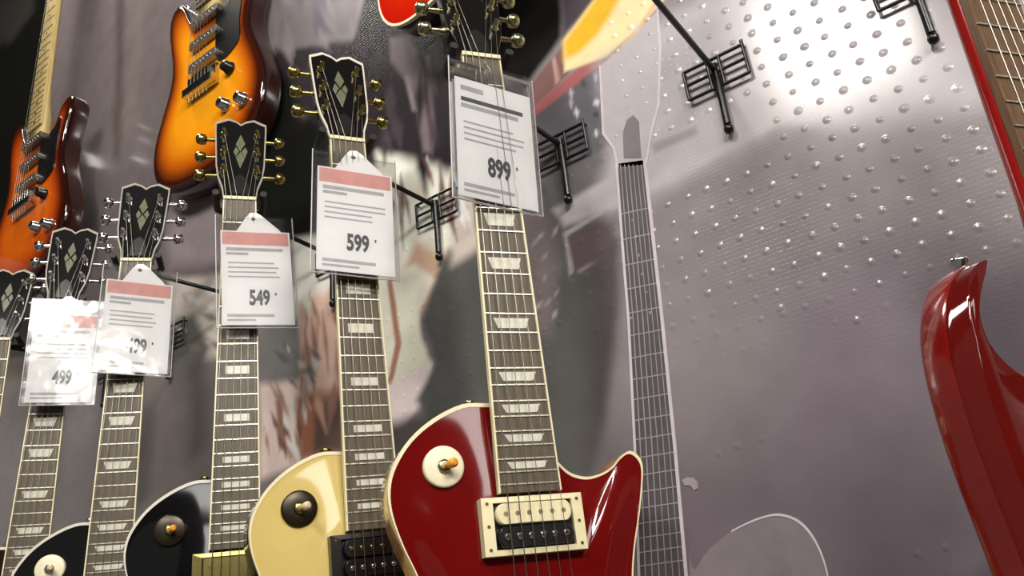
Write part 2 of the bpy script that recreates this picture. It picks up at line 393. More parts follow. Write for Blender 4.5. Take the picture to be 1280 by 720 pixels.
flat('mural_corner_mark', [[(853, 600), (858, 597), (866, 597), (872, 602), (873, 610), (868, 613), (863, 607), (856, 607)]], PM, wall, -.0008)

# floor and ceiling of the shop
mb = MB(); mb.box(-4, 4, -5, 0, -.05, 0); tag(mb.build('floor', mat('shop_floor', (96, 88, 80), rough=.5, var=.1, scale=8)), 'grey shop floor', kind='structure')
mb = MB(); mb.box(-4, 4, -5, 0, 3.6, 3.65); tag(mb.build('ceiling', mat('shop_ceiling', (70, 70, 70), rough=.8, var=.05, scale=8)), 'dark shop ceiling', kind='structure')

mb = MB(); mb.box(4.0, 4.05, -5, 0, 0, 3.6); tag(mb.build('wall_right', mat('far_wall', (52, 50, 48), rough=.7, var=.06, scale=6)), 'plain grey far wall', kind='structure')
GLOW = bpy.data.materials.new('reflection_panel_glow'); GLOW.use_nodes = True
_b = GLOW.node_tree.nodes['Principled BSDF']; _b.inputs['Emission Color'].default_value = (1, .97, .93, 1); _b.inputs['Emission Strength'].default_value = 9; _b.inputs['Base Color'].default_value = (.8, .8, .8, 1)
for n_, (yc, zc, wy, hz_) in enumerate([(-1.58, 2.95, .36, .8), (-3.6, 3.05, .8, .8)]):  # added glowing panels out of view, placed for streak reflections on the bodies
    mb = MB()
    for a_, b_, c_, d_ in ((yc - wy / 2 - .05, yc + wy / 2 + .05, zc + hz_ / 2, zc + hz_ / 2 + .05), (yc - wy / 2 - .05, yc + wy / 2 + .05, zc - hz_ / 2 - .05, zc - hz_ / 2), (yc - wy / 2 - .05, yc - wy / 2, zc - hz_ / 2, zc + hz_ / 2), (yc + wy / 2, yc + wy / 2 + .05, zc - hz_ / 2, zc + hz_ / 2)):
        mb.box(3.96, 4.0, a_, b_, c_, d_)
    wn = mb.build('reflection_panel_%d' % (n_ + 1), mat('reflection_panel_frame', (60, 60, 60), rough=.5)); tag(wn, 'added glowing panel on the far wall, for reflections', kind='structure')
    MB().box(3.975, 3.985, yc - wy / 2, yc + wy / 2, zc - hz_ / 2, zc + hz_ / 2).build('glow_face', GLOW, wn)

# ------------------------------------------------------------------ materials of the guitars
GOLD = mat('gold_hardware', (150, 138, 84), rough=.25, metal=1, var=.08); CHROME = mat('chrome_hardware', (205, 205, 205), rough=.15, metal=1, var=.05)
STEEL = mat('string_steel', (140, 136, 124), rough=.3, metal=1, var=.08); FRET = mat('fret_wire', (214, 210, 190), rough=.3, metal=1, var=.05)
CREAM = mat('cream_plastic', (222, 212, 172), rough=.35, var=.05); BLACKP = mat('black_plastic', (16, 16, 17), rough=.28, var=.1)
ROSE = mat('rosewood', (80, 68, 50), rough=.5, var=.3, scale=40, stretch=(8, 8, 1)); ROSEB = mat('brown_rosewood', (98, 70, 44), rough=.5, var=.3, scale=40, stretch=(8, 8, 1))
PEARL = mat('pearl_inlay', (206, 203, 188), rough=.18, var=.12, scale=120); MAPLE = mat('maple', (186, 164, 110), rough=.3, var=.12, scale=30, stretch=(8, 8, 1))
HEADB = mat('headstock_black', (14, 14, 14), rough=.12, coat=.6, var=.05); MAHOG = mat('mahogany_neck', (74, 38, 22), rough=.3, coat=.3, var=.15, stretch=(6, 6, 1))
RUBBER = mat('black_rubber', (12, 12, 12), rough=.6, var=.1); WIRE = mat('black_wire', (14, 13, 14), rough=.3, var=.1)

def fret_v(n, sc): return sc * (1 - 2 ** (-n / 12))
LP_OUT = [(-27, 377), (-49, 377.5), (-75, 389), (-97, 406), (-112, 427), (-118, 446), (-117, 467), (-109, 493), (-98, 519), (-92, 546), (-94, 572), (-104, 600), (-122, 632), (-140, 666), (-150, 700),
          (-150, 735), (-140, 766), (-119, 791), (-88, 807), (-48, 814), (0, 816), (48, 814), (88, 807), (119, 791), (140, 766), (150, 735), (150, 700), (140, 666), (122, 632), (104, 600), (93, 570), (91, 543),
          (97, 514), (108, 482), (116, 455), (119, 438), (115, 429), (108, 425.5), (99, 430), (90, 438), (78, 444), (62, 447), (47, 443), (37, 434), (29, 422), (25, 402), (14, 384), (-6, 378)]
SG_OUT = [(-28, 470), (-50, 473), (-68, 469), (-80, 457), (-84, 441), (-80, 425), (-74, 411), (-71, 404), (-80, 406), (-93, 417), (-104, 437), (-110, 460), (-112, 493), (-110, 531), (-105, 576), (-105, 610), (-118, 645), (-140, 680),
          (-158, 715), (-152, 755), (-130, 790), (-95, 812), (-50, 822), (0, 824), (50, 822), (95, 810), (130, 786), (150, 750), (152, 712), (146, 676), (134, 640), (128, 605), (132, 570), (138, 535), (140, 500), (136, 465), (122, 440), (104, 428), (92, 434), (90, 450), (80, 470), (60, 480), (28, 478)]
ST_OUT = [(-29, 484), (-46, 481), (-62, 466), (-76, 440), (-90, 412), (-106, 397), (-124, 403), (-133, 426), (-132, 460), (-124, 500), (-116, 540), (-114, 575), (-122, 615), (-140, 660), (-156, 705), (-161, 745), (-152, 785), (-125, 820), (-85, 840),
          (-40, 848), (0, 849), (45, 847), (90, 836), (128, 811), (152, 773), (162, 730), (158, 690), (143, 645), (126, 605), (117, 570), (118, 535), (126, 500), (134, 470), (132, 445), (120, 433), (104, 439), (90, 458), (72, 482), (52, 497), (29, 499)]

def body_mesh(key, outline, k, cen, top_prof, y_back, burst, mats, edge_r=.004, offs=None):
    """rings from the outline to the middle; top_prof(s) gives the depth of the top behind the strings' plane"""
    P = spline([(a / 1000 * k, -b / 1000 * k) for a, b in outline], 4); n = len(P); c = (cen[0] * k, -cen[1] * k)
    V = []; F = []; M = []; cols = []
    S = [1, .985, .96, .92, .86, .78, .68, .55, .4, .22]
    def ring(y, s, col):
        o = len(V)
        for x, z in P: V.append((c[0] + (x - c[0]) * s, y, c[1] + (z - c[1]) * s)); cols.append(col)
        return o
    def cut(t):
        for (a, ca), (b, cb) in zip(burst, burst[1:]):
            if t <= b: f = (t - a) / (b - a); return tuple(ca[i] * (1 - f) + cb[i] * f for i in range(3))
        return burst[-1][1]
    if offs:                                # a beveled flat top: rings stepped in along the outline's own normals
        ar = sum(P[i][0] * P[(i + 1) % n][1] - P[(i + 1) % n][0] * P[i][1] for i in range(n)); sg_ = 1 if ar > 0 else -1
        nr = []
        for i in range(n):
            a_, b_ = P[i - 2], P[(i + 2) % n]; dx, dz = b_[0] - a_[0], b_[1] - a_[1]; l_ = math.hypot(dx, dz) or 1; nr.append((-dz / l_ * sg_, dx / l_ * sg_))
        rs = []
        for d_, y_ in offs:
            rs.append(len(V))
            for (x_, z_), (nx_, nz2) in zip(P, nr): q_ = d_ * min(1, max(.10, (-z_ - .408) / .045)); V.append((x_ + nx_ * q_, y_, z_ + nz2 * q_)); cols.append(cut(0))
    else: rs = [ring(top_prof(s), s, cut(1 - s)) for s in S]
    def bridge(a, b, m):
        for i in range(n): F.append((a + i, a + (i + 1) % n, b + (i + 1) % n, b + i)); M.append(m)
    for a, b in zip(rs, rs[1:]): bridge(a, b, 0)
    ci = len(V); V.append((c[0], top_prof(0), c[1])); cols.append(cut(1))
    if offs: F.append(tuple(rs[-1] + i for i in range(n))); M.append(0)
    for i in range(0 if offs else n): F.append((rs[-1] + i, rs[-1] + (i + 1) % n, ci)); M.append(0)
    y0 = offs[0][1] if offs else top_prof(1.0); e = cut(0)
    r1 = ring(y0 + edge_r * .3, 1.004, e); r2 = ring(y0 + edge_r, 1.006, e); r3 = ring(y_back - edge_r, 1.006, e); r4 = ring(y_back - edge_r * .3, 1.0, e); r5 = ring(y_back, .985, e)
    bridge(rs[0], r1, 0)
    for a, b in ((r1, r2), (r2, r3), (r3, r4), (r4, r5)): bridge(a, b, 1)
    F.append(tuple(r5 + i for i in range(n))); M.append(1)
    me = bpy.data.meshes.new('body'); me.from_pydata(V, [], F)
    for q in mats: me.materials.append(q)
    me.polygons.foreach_set('material_index', M); me.polygons.foreach_set('use_smooth', [True] * len(F))
    bm = bmesh.new(); bm.from_mesh(me); bmesh.ops.recalc_face_normals(bm, faces=bm.faces); bm.to_mesh(me); bm.free()
    col_attr(me, np.array(cols)); me.set_sharp_from_angle(angle=math.radians(50))
    return me, P, c
def ring_strip(P, c, y0, y1, s_in, s_out):
    mb = MB(); n = len(P)
    V = []
    for s, y in ((s_in, y0), (s_out, y0), (s_out, y1), (s_in, y1)):
        V += [(c[0] + (x - c[0]) * s, y, c[1] + (z - c[1]) * s) for x, z in P]
    F = []
    for q in range(4):
        a = q * n; b = ((q + 1) % 4) * n
        F += [(a + i, a + (i + 1) % n, b + (i + 1) % n, b + i) for i in range(n)]
    mb.add(V, F); return mb

def knob_mesh():
    mb = MB(); mb.lathe((0, 0, 0), [(.0125, 0), (.0125, .004), (.0105, .006), (.0095, .015), (.008, .0165), (.003, .0168)], 18); return mb
def tuner_mesh(side, k):
    """bushing and post on the face, shaft and button out at the side"""
    mb = MB(); mb.lathe((0, 0, 0), [(.0052, 0), (.0052, .0025), (.003, .003), (.003, .012), (.0022, .013)], 12)
    mb.tube([(0, .012, 0), (side * .017, .012, 0), (side * .024, .012, 0)], [.004, .003, .0025], 8)
    mb.lathe((side * .024, .012, 0), [(.003, 0), (.0075, side * .002), (.0085, side * .007), (.007, side * .013), (.003, side * .015)], 12, axis='x')
    return mb

def make_guitar(name, label, P, outline, cen, spec, group=None, k=1.0, hang_from='nut'):
    """local axes: x to the treble side, -y to the front, z up; origin at the nut on the fingerboard's face"""
    x, y, z, yaw, tilt, roll = P
    t = thing(name, label, 'guitar', (x, y, z), (tilt, -roll, yaw), group)
    g = spec; sc = g.get('scale', .628); nf = g.get('frets', 22); hw = g['hw']; kind = g['kind']
    W = lambda v: (.0215 + .0070 * v / .452)
    vend = fret_v(nf, sc) + (.007 if kind != 'strat' else .010)
    # body
    if kind == 'lp': prof = lambda s: .0185 - .0085 * (max(0, min(1, (1 - s) / .5)) ** 2 * (3 - 2 * max(0, min(1, (1 - s) / .5)))); yb = .062
    elif kind == 'sg': prof = lambda s: .012 + .010 * max(0, (s - .86) / .14) ** 1.3; yb = .046
    else: prof = lambda s: .010 + .006 * max(0, (s - .94) / .06) ** 2; yb = .052
    bmats = [g['top'], g['side']]
    me, BP, BC = body_mesh(name, outline, k, (cen[0] / 1000, cen[1] / 1000), prof, yb, g['burst'], bmats, edge_r=.004 if kind != 'strat' else .010, offs=[(0, .022), (.0015, .0205), (.009, .0135), (.0105, .0125)] if kind == 'sg' else None)
    bd = link('body', me, t)
    if g.get('binding'):
        ring_strip(BP, BC, prof(1.0) - .0005, prof(1.0) + .0050, .9905, 1.0075).build('binding', g['binding'], bd)
    # neck: D profile behind the fingerboard
    mb = MB(); rows = []
    for v, dep in ((-.004, .019), (.02, .020), (.20, .021), (.36, .0225), (.40, .026), (.44, .034), (vend if kind != 'strat' else .49, .036)):
        hwid = W(max(v, 0)) - .0006
        pw = .55 if kind == 'sg' else .8
        rows.append([(math.copysign(abs(math.cos(a)) ** pw, math.cos(a)) * hwid, .0055 + abs(math.sin(a)) ** pw * (dep - .0055), -v) for a in [math.pi * q / 10 for q in range(11)]])
    V = [p for r in rows for p in r]; F = [(i * 11 + q, i * 11 + q + 1, (i + 1) * 11 + q + 1, (i + 1) * 11 + q) for i in range(len(rows) - 1) for q in range(10)]
    F += [(i * 11, i * 11 + 10, (i + 1) * 11 + 10, (i + 1) * 11) for i in range(len(rows) - 1)]
    mb.add(V, F, 0, True); mb.add(rows[0], [tuple(range(11))]); mb.add(rows[-1], [tuple(range(11))[::-1]])
    nk = mb.build('neck', g['neck'], t)
    # fingerboard, its binding, frets and inlays
    mb = MB(); ib = .0016 if g.get('fb_bind') else 0
    mb.prism([(-W(0) + ib, 0), (W(0) - ib, 0), (W(vend) - ib, -vend), (-W(vend) + ib, -vend)], 0, .0058)
    fb = mb.build('fingerboard', g['board'], t)
    if ib:
        for s in (-1, 1):
            mb = MB(); mb.prism([(s * (W(0) - ib), 0), (s * W(0), 0), (s * W(vend), -vend), (s * (W(vend) - ib), -vend)], -.0003, .0060)
            mb.build('fingerboard_binding', g['fb_bind'], fb)
    for n in range(1, nf + 1):
        v = fret_v(n, sc); hwid = W(v) - ib * .8
        mb = MB(); mb.prism([(-hwid, .0006), (-hwid, 0), (-hwid, -.0006), (hwid, -.0006), (hwid, 0), (hwid, .0006)], -.0011, .001)
        f = part(('fret', n, sc, ib), 'fret', lambda: mb, FRET, fb); f.location.z = -v
    for n in (3, 5, 7, 9, 12, 15, 17, 19, 21):
        if n > nf or g['inlay'] is None: continue
        a, b = fret_v(n - 1, sc), fret_v(n, sc); m_ = (a + b) / 2; h = (b - a) * .24; wv = W(m_) - ib
        mb = MB()
        if g['inlay'] == 'trapezoid': mb.prism([(-wv * .70, h * 1.1), (wv * .70, h * 1.1), (wv * .56, -h * 1.1), (-wv * .56, -h * 1.1)], -.0004, .001)
        elif g['inlay'] == 'block': mb.prism([(-wv * .60, h), (wv * .60, h), (wv * .60, -h), (-wv * .60, -h)], -.0004, .001)
        else: mb.lathe((0, .001, 0), [(.0032, 0), (.0032, .0014)], 12)
        f = part(('inlay', n, sc, g['inlay'], ib), 'inlay', lambda: mb, PEARL if g['inlay'] != 'dot' else BLACKP, fb); f.location.z = -m_
    # nut
    part(('nut', kind), 'nut', lambda: MB().prism([(-.0215, .0048), (.0215, .0048), (.0215, 0), (-.0215, 0)], -.0022, .007, bev=.001), CREAM, t)
    # headstock
    hs = link('headstock', None, t)
    HA = math.radians(10 if kind != 'strat' else 2)
    if kind == 'strat':
        HP = [(-.0215, .004), (-.026, .03), (-.036, .055), (-.040, .10), (-.040, .16), (-.028, .19), (-.005, .186), (.012, .17), (.02, .12), (.026, .06), (.0215, .004)]; pegs = [(-.026, .045 + i * .0245, -1) for i in range(6)]
    else:
        HP = [(-.0215, .004), (-.0235, .020), (-.0295, .040), (-.0325, .062), (-.0350, .130), (-.0350, .143), (-.029, .146), (-.018, .152), (-.007, .148), (0, .142), (.007, .148), (.018, .152), (.029, .146), (.0350, .143), (.0350, .130), (.0325, .062), (.0295, .040), (.0235, .020), (.0215, .004)]
        pegs = [(-.0225, .052 + i * .034, -1) for i in range(3)] + [(.0225, .052 + i * .034, 1) for i in range(3)]
    bpy.data.objects.remove(hs)
    hs = part(('head', kind, g['head'].name), 'headstock', lambda: MB().prism(HP, .0015, .0155, 0, 0, bev=.0012), g['head'], t)
    hs.rotation_euler.x = -HA
    if g.get('head_bind'):
        def hb():
            mb = MB(); n = len(HP); cx, cz = 0, .08
            V = []
            for s, yy in ((.955, .0009), (1.012, .0009), (1.012, .004), (.955, .004)): V += [(cx + (a - cx) * s, yy, cz + (b - cz) * s) for a, b in HP]
            F = []
            for q in range(4):
                F += [(q * n + i, q * n + i + 1, ((q + 1) % 4) * n + i + 1, ((q + 1) % 4) * n + i) for i in range(n - 1)]
            return mb.add(V, F)
        part(('headbind', g['head_bind'].name), 'headstock_binding', hb, g['head_bind'], hs)
    if kind != 'strat':
        part(('truss',), 'truss_rod_cover', lambda: MB().prism([(-.011, .010), (-.0115, .026), (-.007, .040), (0, .047), (.007, .040), (.0115, .026), (.011, .010)], .0004, .002, bev=.0006), mat('truss_black', (30, 29, 28), rough=.25, var=.1), hs)
        if g.get('diamond'):
            dm = [[(0, .122), (.0062, .104), (0, .091), (-.0062, .104)], [(0, .089), (.0062, .078), (0, .058), (-.0062, .078)], [(-.0065, .098), (-.002, .090), (-.0065, .080), (-.0095, .089)], [(.0065, .098), (.002, .090), (.0065, .080), (.0095, .089)]]
            def dmf():
                mb = MB()
                for q in dm: mb.prism(q, .0006, .002)
                return mb
            part(('diamond',), 'headstock_inlay', dmf, mat('dull_pearl', (98, 102, 80), rough=.25, var=.15, scale=120), hs)
    for px, pz, sd in pegs:
        key = ('tuner', hw.name, sd); tu = part(key, 'tuning_peg', lambda: tuner_mesh(sd, 0), hw, hs); tu.location = (px, .0012, pz)
    # strings
    vb = g.get('bridge', sc)
    for i in range(6):
        u0 = -.0178 + i * .00712; u1 = -.026 + i * .0104; r = (.00055, .0005, .00045, .0004, .00034, .0003)[i]
        pg = sorted(pegs, key=lambda q: q[1]) if kind == 'strat' else [pegs[0], pegs[1], pegs[2], pegs[5], pegs[4], pegs[3]]
        px, pz, sd = pg[i]; c_, s_ = math.cos(-HA), math.sin(-HA); yy, zz = -.005, pz
        hp = (px, yy * c_ - zz * s_, yy * s_ + zz * c_)
        mb = MB(); mb.tube([hp, (u0, -.0028, .003), (u1, -.0095, -vb), (u1, -.004, -vb - .04)], r, 6)
        part(('string', i, kind, vb, hw.name), 'string', lambda: mb, STEEL, t)
    # pickups
    for v0, slant in g['pickups']:
        if g['pu'] == 'single':
            e = part(('single', g['pucol'].name), 'pickup', lambda: MB().prism(spline([(-.0415, 0), (-.038, .0085), (0, .009), (.038, .0085), (.0415, 0), (.038, -.0085), (0, -.009), (-.038, -.0085)], 3), -.001, .014, bev=.001), g['pucol'], t)
            e.location.z = -v0; e.rotation_euler.y = slant
            for i in range(6):
                q = part(('pole',), 'pole_piece', lambda: MB().lathe((0, 0, 0), [(.0024, 0), (.0024, .0022)], 8), CHROME, e); q.location = (-.026 + i * .0104, 0, 0)
            continue
        def ringf():
            mb = MB(); o_ = [(-.0455, .0235), (.0455, .0235), (.0455, -.0235), (-.0455, -.0235)]; i_ = [(-.0355, .0190), (.0355, .0190), (.0355, -.0190), (-.0355, -.0190)]
            V = [(a, yy, b) for pts, yy in ((o_, -.001), (i_, -.0015), (i_, .006), (o_, .012)) for a, b in pts]
            return mb.add(V, [(q * 4 + i, q * 4 + (i + 1) % 4, ((q + 1) % 4) * 4 + (i + 1) % 4, ((q + 1) % 4) * 4 + i) for q in range(4) for i in range(4)])
        pu = part(('ring', g['ring'].name), 'pickup', ringf, g['ring'], t); pu.location.z = -v0
        for sx in (-1, 1):
            for sz in (-1, 1) if g['pu'] != 'zebra' else (-1, 0, 1):
                q = part(('rs', hw.name), 'ring_screw', lambda: MB().lathe((0, 0, 0), [(.0017, 0), (.0014, .0008)], 8), hw, pu); q.location = (sx * .0405, -.0011, sz * .0185)
        part(('well',), 'pickup_well', lambda: MB().box(-.0355, .0355, .003, .010, -.019, .019), BLACKP, pu)
        if g['pu'] == 'cover':
            part(('cover', hw.name), 'pickup_cover', lambda: MB().prism([(-.0345, .018), (.0345, .018), (.0345, -.018), (-.0345, -.018)], -.0045, .006, bev=.0015), g['cover'], pu)
            for i in range(6):
                q = part(('pole2', hw.name), 'pole_screw', lambda: MB().lathe((0, 0, 0), [(.0025, 0), (.0021, .001)], 10), hw, pu); q.location = (-.026 + i * .0104, -.0044, .0085)
        else:
            for sz, mt in ((1, CREAM if g['pu'] == 'zebra' else BLACKP), (-1, BLACKP)):
                ov = spline([(-.0335, 0), (-.030, .0078), (-.02, .0085), (.02, .0085), (.030, .0078), (.0335, 0), (.030, -.0078), (.02, -.0085), (-.02, -.0085), (-.030, -.0078)], 3)
                q = part(('bob', mt.name), 'bobbin', lambda: MB().prism(ov, -.0045, .006, bev=.0012, smooth=True), mt, pu); q.location.z = sz * .0092
            for i in range(6):
                q = part(('slug', g['pu']), 'pole_piece', lambda: MB().lathe((0, 0, 0), [(.0020, 0), (.0020, .0002)], 10) if g['pu'] == 'zebra' else MB().lathe((0, 0, 0), [(.0027, 0), (.0024, .0011), (.0015, .0016)], 10), mat('pole_dull', (150, 140, 110), rough=.4, metal=1) if g['pu'] == 'zebra' else hw, pu); q.location = (-.026 + i * .0104, -.0046, .0092)
                q = part(('pole2', CHROME.name), 'pole_screw', lambda: MB().lathe((0, 0, 0), [(.0029, 0), (.0027, .0012), (.0016, .0018)], 12), CHROME, pu); q.location = (-.026 + i * .0104, -.0046, -.0092)
    # switch
    if kind == 'lp':
        sw = part(('switch', g['washer'].name), 'switch_washer', lambda: MB().lathe((0, 0, 0), [(.0178, -.004), (.0178, .001), (.016, .0018), (.0055, .0018)], 28), g['washer'], t); sw.location = (-.0715, .0125, -.4315)
        part(('swnut', hw.name), 'switch_nut', lambda: MB().lathe((0, 0, 0), [(.0060, .0015), (.0060, .004), (.0045, .0048), (.003, .005)], 8), hw, sw)
        q = part(('swtip', g['tip'].name), 'switch_tip', lambda: MB().tube([(0, 0, 0), (.0015, -.006, -.0005), (.0032, -.011, -.001), (.0046, -.0165, -.0015), (.0052, -.0185, -.0018)], [.0016, .0022, .0038, .0042, .002], 10), g['tip'], sw)
        q.rotation_euler.y = g.get('tip_rot', -.3)
    # bridge, tailpiece, knobs, strap button
    if kind != 'strat':
        part(('bridge', hw.name), 'bridge', lambda: MB().prism(spline([(-.042, 0), (-.038, .006), (0, .0065), (.038, .006), (.042, 0), (.038, -.006), (0, -.0065), (-.038, -.006)], 3), -.0085, .008, bev=.001), hw, t).location.z = -sc
        part(('tail', hw.name), 'tailpiece', lambda: MB().prism(spline([(-.052, -.004), (-.046, .007), (0, .008), (.046, .007), (.052, -.004), (.046, -.009), (0, -.007), (-.046, -.009)], 3), -.006, .008, bev=.001), hw, t).location.z = -sc - .044
        for kx, kz in ((.078, .690), (.118, .680), (.070, .745), (.112, .735)):
            part(('knob', g['knob'].name), 'control_knob', knob_mesh, g['knob'], t).location = (kx, prof(.8) + .001, -kz)
    else:
        part(('trem', hw.name), 'bridge', lambda: MB().prism([(-.042, .018), (.042, .018), (.042, -.024), (-.042, -.024)], .001, .011, bev=.001), hw, t).location.z = -sc
        for i in range(6):
            q = part(('saddle', hw.name), 'saddle', lambda: MB().prism([(-.0047, .010), (.0047, .010), (.0047, -.010), (-.0047, -.010)], -.007, .002, bev=.001), hw, t); q.location = (-.026 + i * .0104, 0, -sc + .002)
        part(('bcover', hw.name), 'bridge_cover', lambda: MB().prism([(-.044, -.008), (.044, -.008), (.044, -.023), (-.044, -.023)], -.010, .001, bev=.003), hw, t).location.z = -sc
        pg = spline([(.030, -.508), (.029, -.540), (.031, -.600), (.040, -.622), (.062, -.626), (.094, -.612), (.100, -.590), (.098, -.560), (.104, -.510), (.100, -.480), (.082, -.500), (.058, -.508)], 3)
        part(('guard', g['guardcol'].name), 'pickguard', lambda: MB().prism(pg, .0072, .0105), g['guardcol'], t)
        for kx, kz, km in ((.075, .660, BLACKP), (.067, .735, g['knob']), (.115, .748, g['knob'])):
            part(('knob', km.name), 'control_knob', knob_mesh, km, t).location = (kx, .0085, -kz)
    sb = part(('strap', hw.name), 'strap_button', lambda: MB().lathe((0, 0, 0), [(.004, 0), (.0035, .005), (.0065, .009), (.0055, .011)], 12, axis='z'), hw, t)
    bx, bz = max(((a, b) for a, b in BP if a < -.03 * k), key=lambda q: q[1]); sb.location = (bx * .96, (prof(1) + yb) / 2, bz - .002)
    return t

def solid(c): return [(0, lin(c)), (1, lin(c))]
def paint(name, rough=.06, coat=.0): return mat(name, attr='mural', rough=rough, coat=coat, var=.04, scale=30)
LACQ = paint('lacquer')
def side(name, c, rough=.15): return mat(name, c, rough=rough, coat=.6, var=.10, scale=20, stretch=(1, 1, 6))
GREYB = mat('aged_grey_binding', (150, 146, 132), rough=.4, var=.1)
base = dict(kind='lp', board=ROSE, neck=MAHOG, head=HEADB, inlay='trapezoid', fb_bind=CREAM, hw=GOLD, pu='cover', cover=GOLD, ring=BLACKP, pickups=[(.4855, 0), (.590, 0)], washer=mat('black_washer', (44, 36, 24), rough=.3, metal=.6), tip=mat('aged_tip', (205, 190, 150), rough=.4), knob=GOLD, top=LACQ)
def S(**k): d = dict(base); d.update(k); return d
CEN = (0, 590)
red = S(burst=solid((98, 11, 10)), side=side('natural_mahogany_side', (176, 128, 84)), binding=CREAM, hw=mat('aged_nickel', (160, 156, 118), rough=.25, metal=1), pu='zebra', ring=CREAM, washer=mat('cream_washer', (226, 218, 186), rough=.4), tip=mat('amber_tip', (222, 150, 40), rough=.35), knob=mat('amber_knob', (150, 96, 40), rough=.3))
cream = S(burst=solid((202, 180, 110)), side=side('black_side', (24, 20, 20)), binding=CREAM, head_bind=mat('white_binding', (206, 202, 190), rough=.35), diamond=True, inlay='block', pu='open')
black1 = S(burst=solid((14, 13, 14)), side=side('black_side', (24, 20, 20)), binding=mat('ivory_binding', (206, 202, 190), rough=.35), head_bind=GREYB, diamond=True, inlay='block', ring=GOLD, tip=mat('amber_tip', (222, 150, 40), rough=.35))
black2 = S(burst=solid((14, 13, 14)), side=side('black_side', (24, 20, 20)), binding=mat('ivory_binding', (206, 202, 190), rough=.35), head_bind=GREYB, diamond=True, washer=mat('cream_washer', (226, 218, 186), rough=.4), hw=CHROME)
GRP = 'single-cutaway guitars hung in the lower row'
GT = {}
GT[5] = make_guitar('electric_guitar', 'cherry red single-cutaway guitar with cream-ringed pickup, tagged 899', (0.2242, -0.1759, -0.0044, 0.9424, 0.0101, -0.0027), LP_OUT, CEN, red, GRP)
GT[4] = make_guitar('electric_guitar', 'cream-coloured single-cutaway guitar with black sides and gold hardware', (0.0090, -0.1665, -0.0019, 1.0586, 0.0101, 0.0295), LP_OUT, CEN, cream, GRP)
GT[3] = make_guitar('electric_guitar', 'glossy black guitar with gold pickup ring, beside the cream guitar', (-0.2104, -0.1587, 0.0116, 0.9250, 0.0101, 0.0063), LP_OUT, CEN, black1, GRP)
GT[2] = make_guitar('electric_guitar', 'black guitar with a cream switch washer, third left of the red one', (-0.4401, -0.1710, -0.0012, 0.8629, 0.0101, -0.0137), LP_OUT, CEN, black2, GRP)
GT[1] = make_guitar('electric_guitar', 'dark guitar with pearl trapezoid inlays under the leftmost price tag', (-0.6406, -0.1781, -0.0041, 0.9079, 0.0101, -0.0235), LP_OUT, CEN, S(burst=solid((30, 16, 12)), side=side('black_side', (24, 20, 20)), binding=CREAM, head_bind=GREYB, diamond=True, hw=CHROME), GRP)
GT[0] = make_guitar('electric_guitar', 'orange-red guitar cut off by the photo\'s left edge, dark headstock showing', (-0.868, -0.175, 0.0, 0.89, 0.0101, -0.02), LP_OUT, CEN, S(burst=[(0, lin((200, 60, 20))), (1, lin((220, 90, 30)))], side=side('red_side', (140, 40, 20)), binding=CREAM, head_bind=GREYB, diamond=True, hw=CHROME), GRP)
sg = S(kind='sg', burst=solid((84, 13, 10)), side=side('cherry_side', (120, 18, 12)), binding=None, fb_bind=None, inlay=None, board=ROSEB, neck=mat('cherry_neck', (150, 24, 22), rough=.15, coat=.6), hw=CHROME, ring=BLACKP)
GT[6] = make_guitar('electric_guitar', 'dark red double-cutaway guitar with a red neck at the right edge', (0.6651, -0.1796, 0.0047, 0.9253, 0.0313, -0.0072), SG_OUT, (0, 620), sg)

sunb = [(0, lin((30, 10, 6))), (.10, lin((70, 22, 8))), (.24, lin((196, 92, 12))), (.42, lin((236, 150, 20))), (1, lin((240, 164, 30)))]
suno = [(0, lin((26, 8, 5))), (.10, lin((70, 18, 6))), (.25, lin((176, 66, 10))), (.42, lin((214, 96, 14))), (1, lin((222, 110, 20)))]
strat = S(kind='strat', scale=.648, frets=21, board=ROSE, neck=MAPLE, head=MAPLE, inlay='dot', fb_bind=None, hw=CHROME, pu='single', pucol=mat('chrome_pickup', (140, 138, 130), rough=.3, metal=.8), pickups=[(.500, 0), (.552, 0), (.604, 0)], guardcol=BLACKP, knob=CHROME, burst=sunb, side=side('dark_brown_side', (40, 14, 8)), binding=None)
GT[7] = make_guitar('electric_guitar', 'yellow sunburst guitar hanging in the upper row above the tags', (-0.465, -0.062, 1.055, 0.0, 0, 0), ST_OUT, (0, 650), strat)
strat2 = dict(strat); strat2.update(burst=suno, board=MAPLE)
GT[8] = make_guitar('electric_guitar', 'orange sunburst double-cutaway guitar with maple neck, top left', (-1.017, -0.105, 1.020, 0.0, 0, 0), ST_OUT, (0, 650), strat2)
lpc = S(burst=[(0, lin((196, 20, 8))), (.2, lin((226, 44, 8))), (.5, lin((244, 92, 20))), (1, lin((246, 130, 40)))], side=side('black_side', (24, 20, 20)), binding=CREAM)
GT[9] = make_guitar('electric_guitar', 'bright orange-red guitar body at the top, its neck out of view', (0.128, -0.12, 1.022, -0.22, 0, 0), LP_OUT, CEN, lpc)

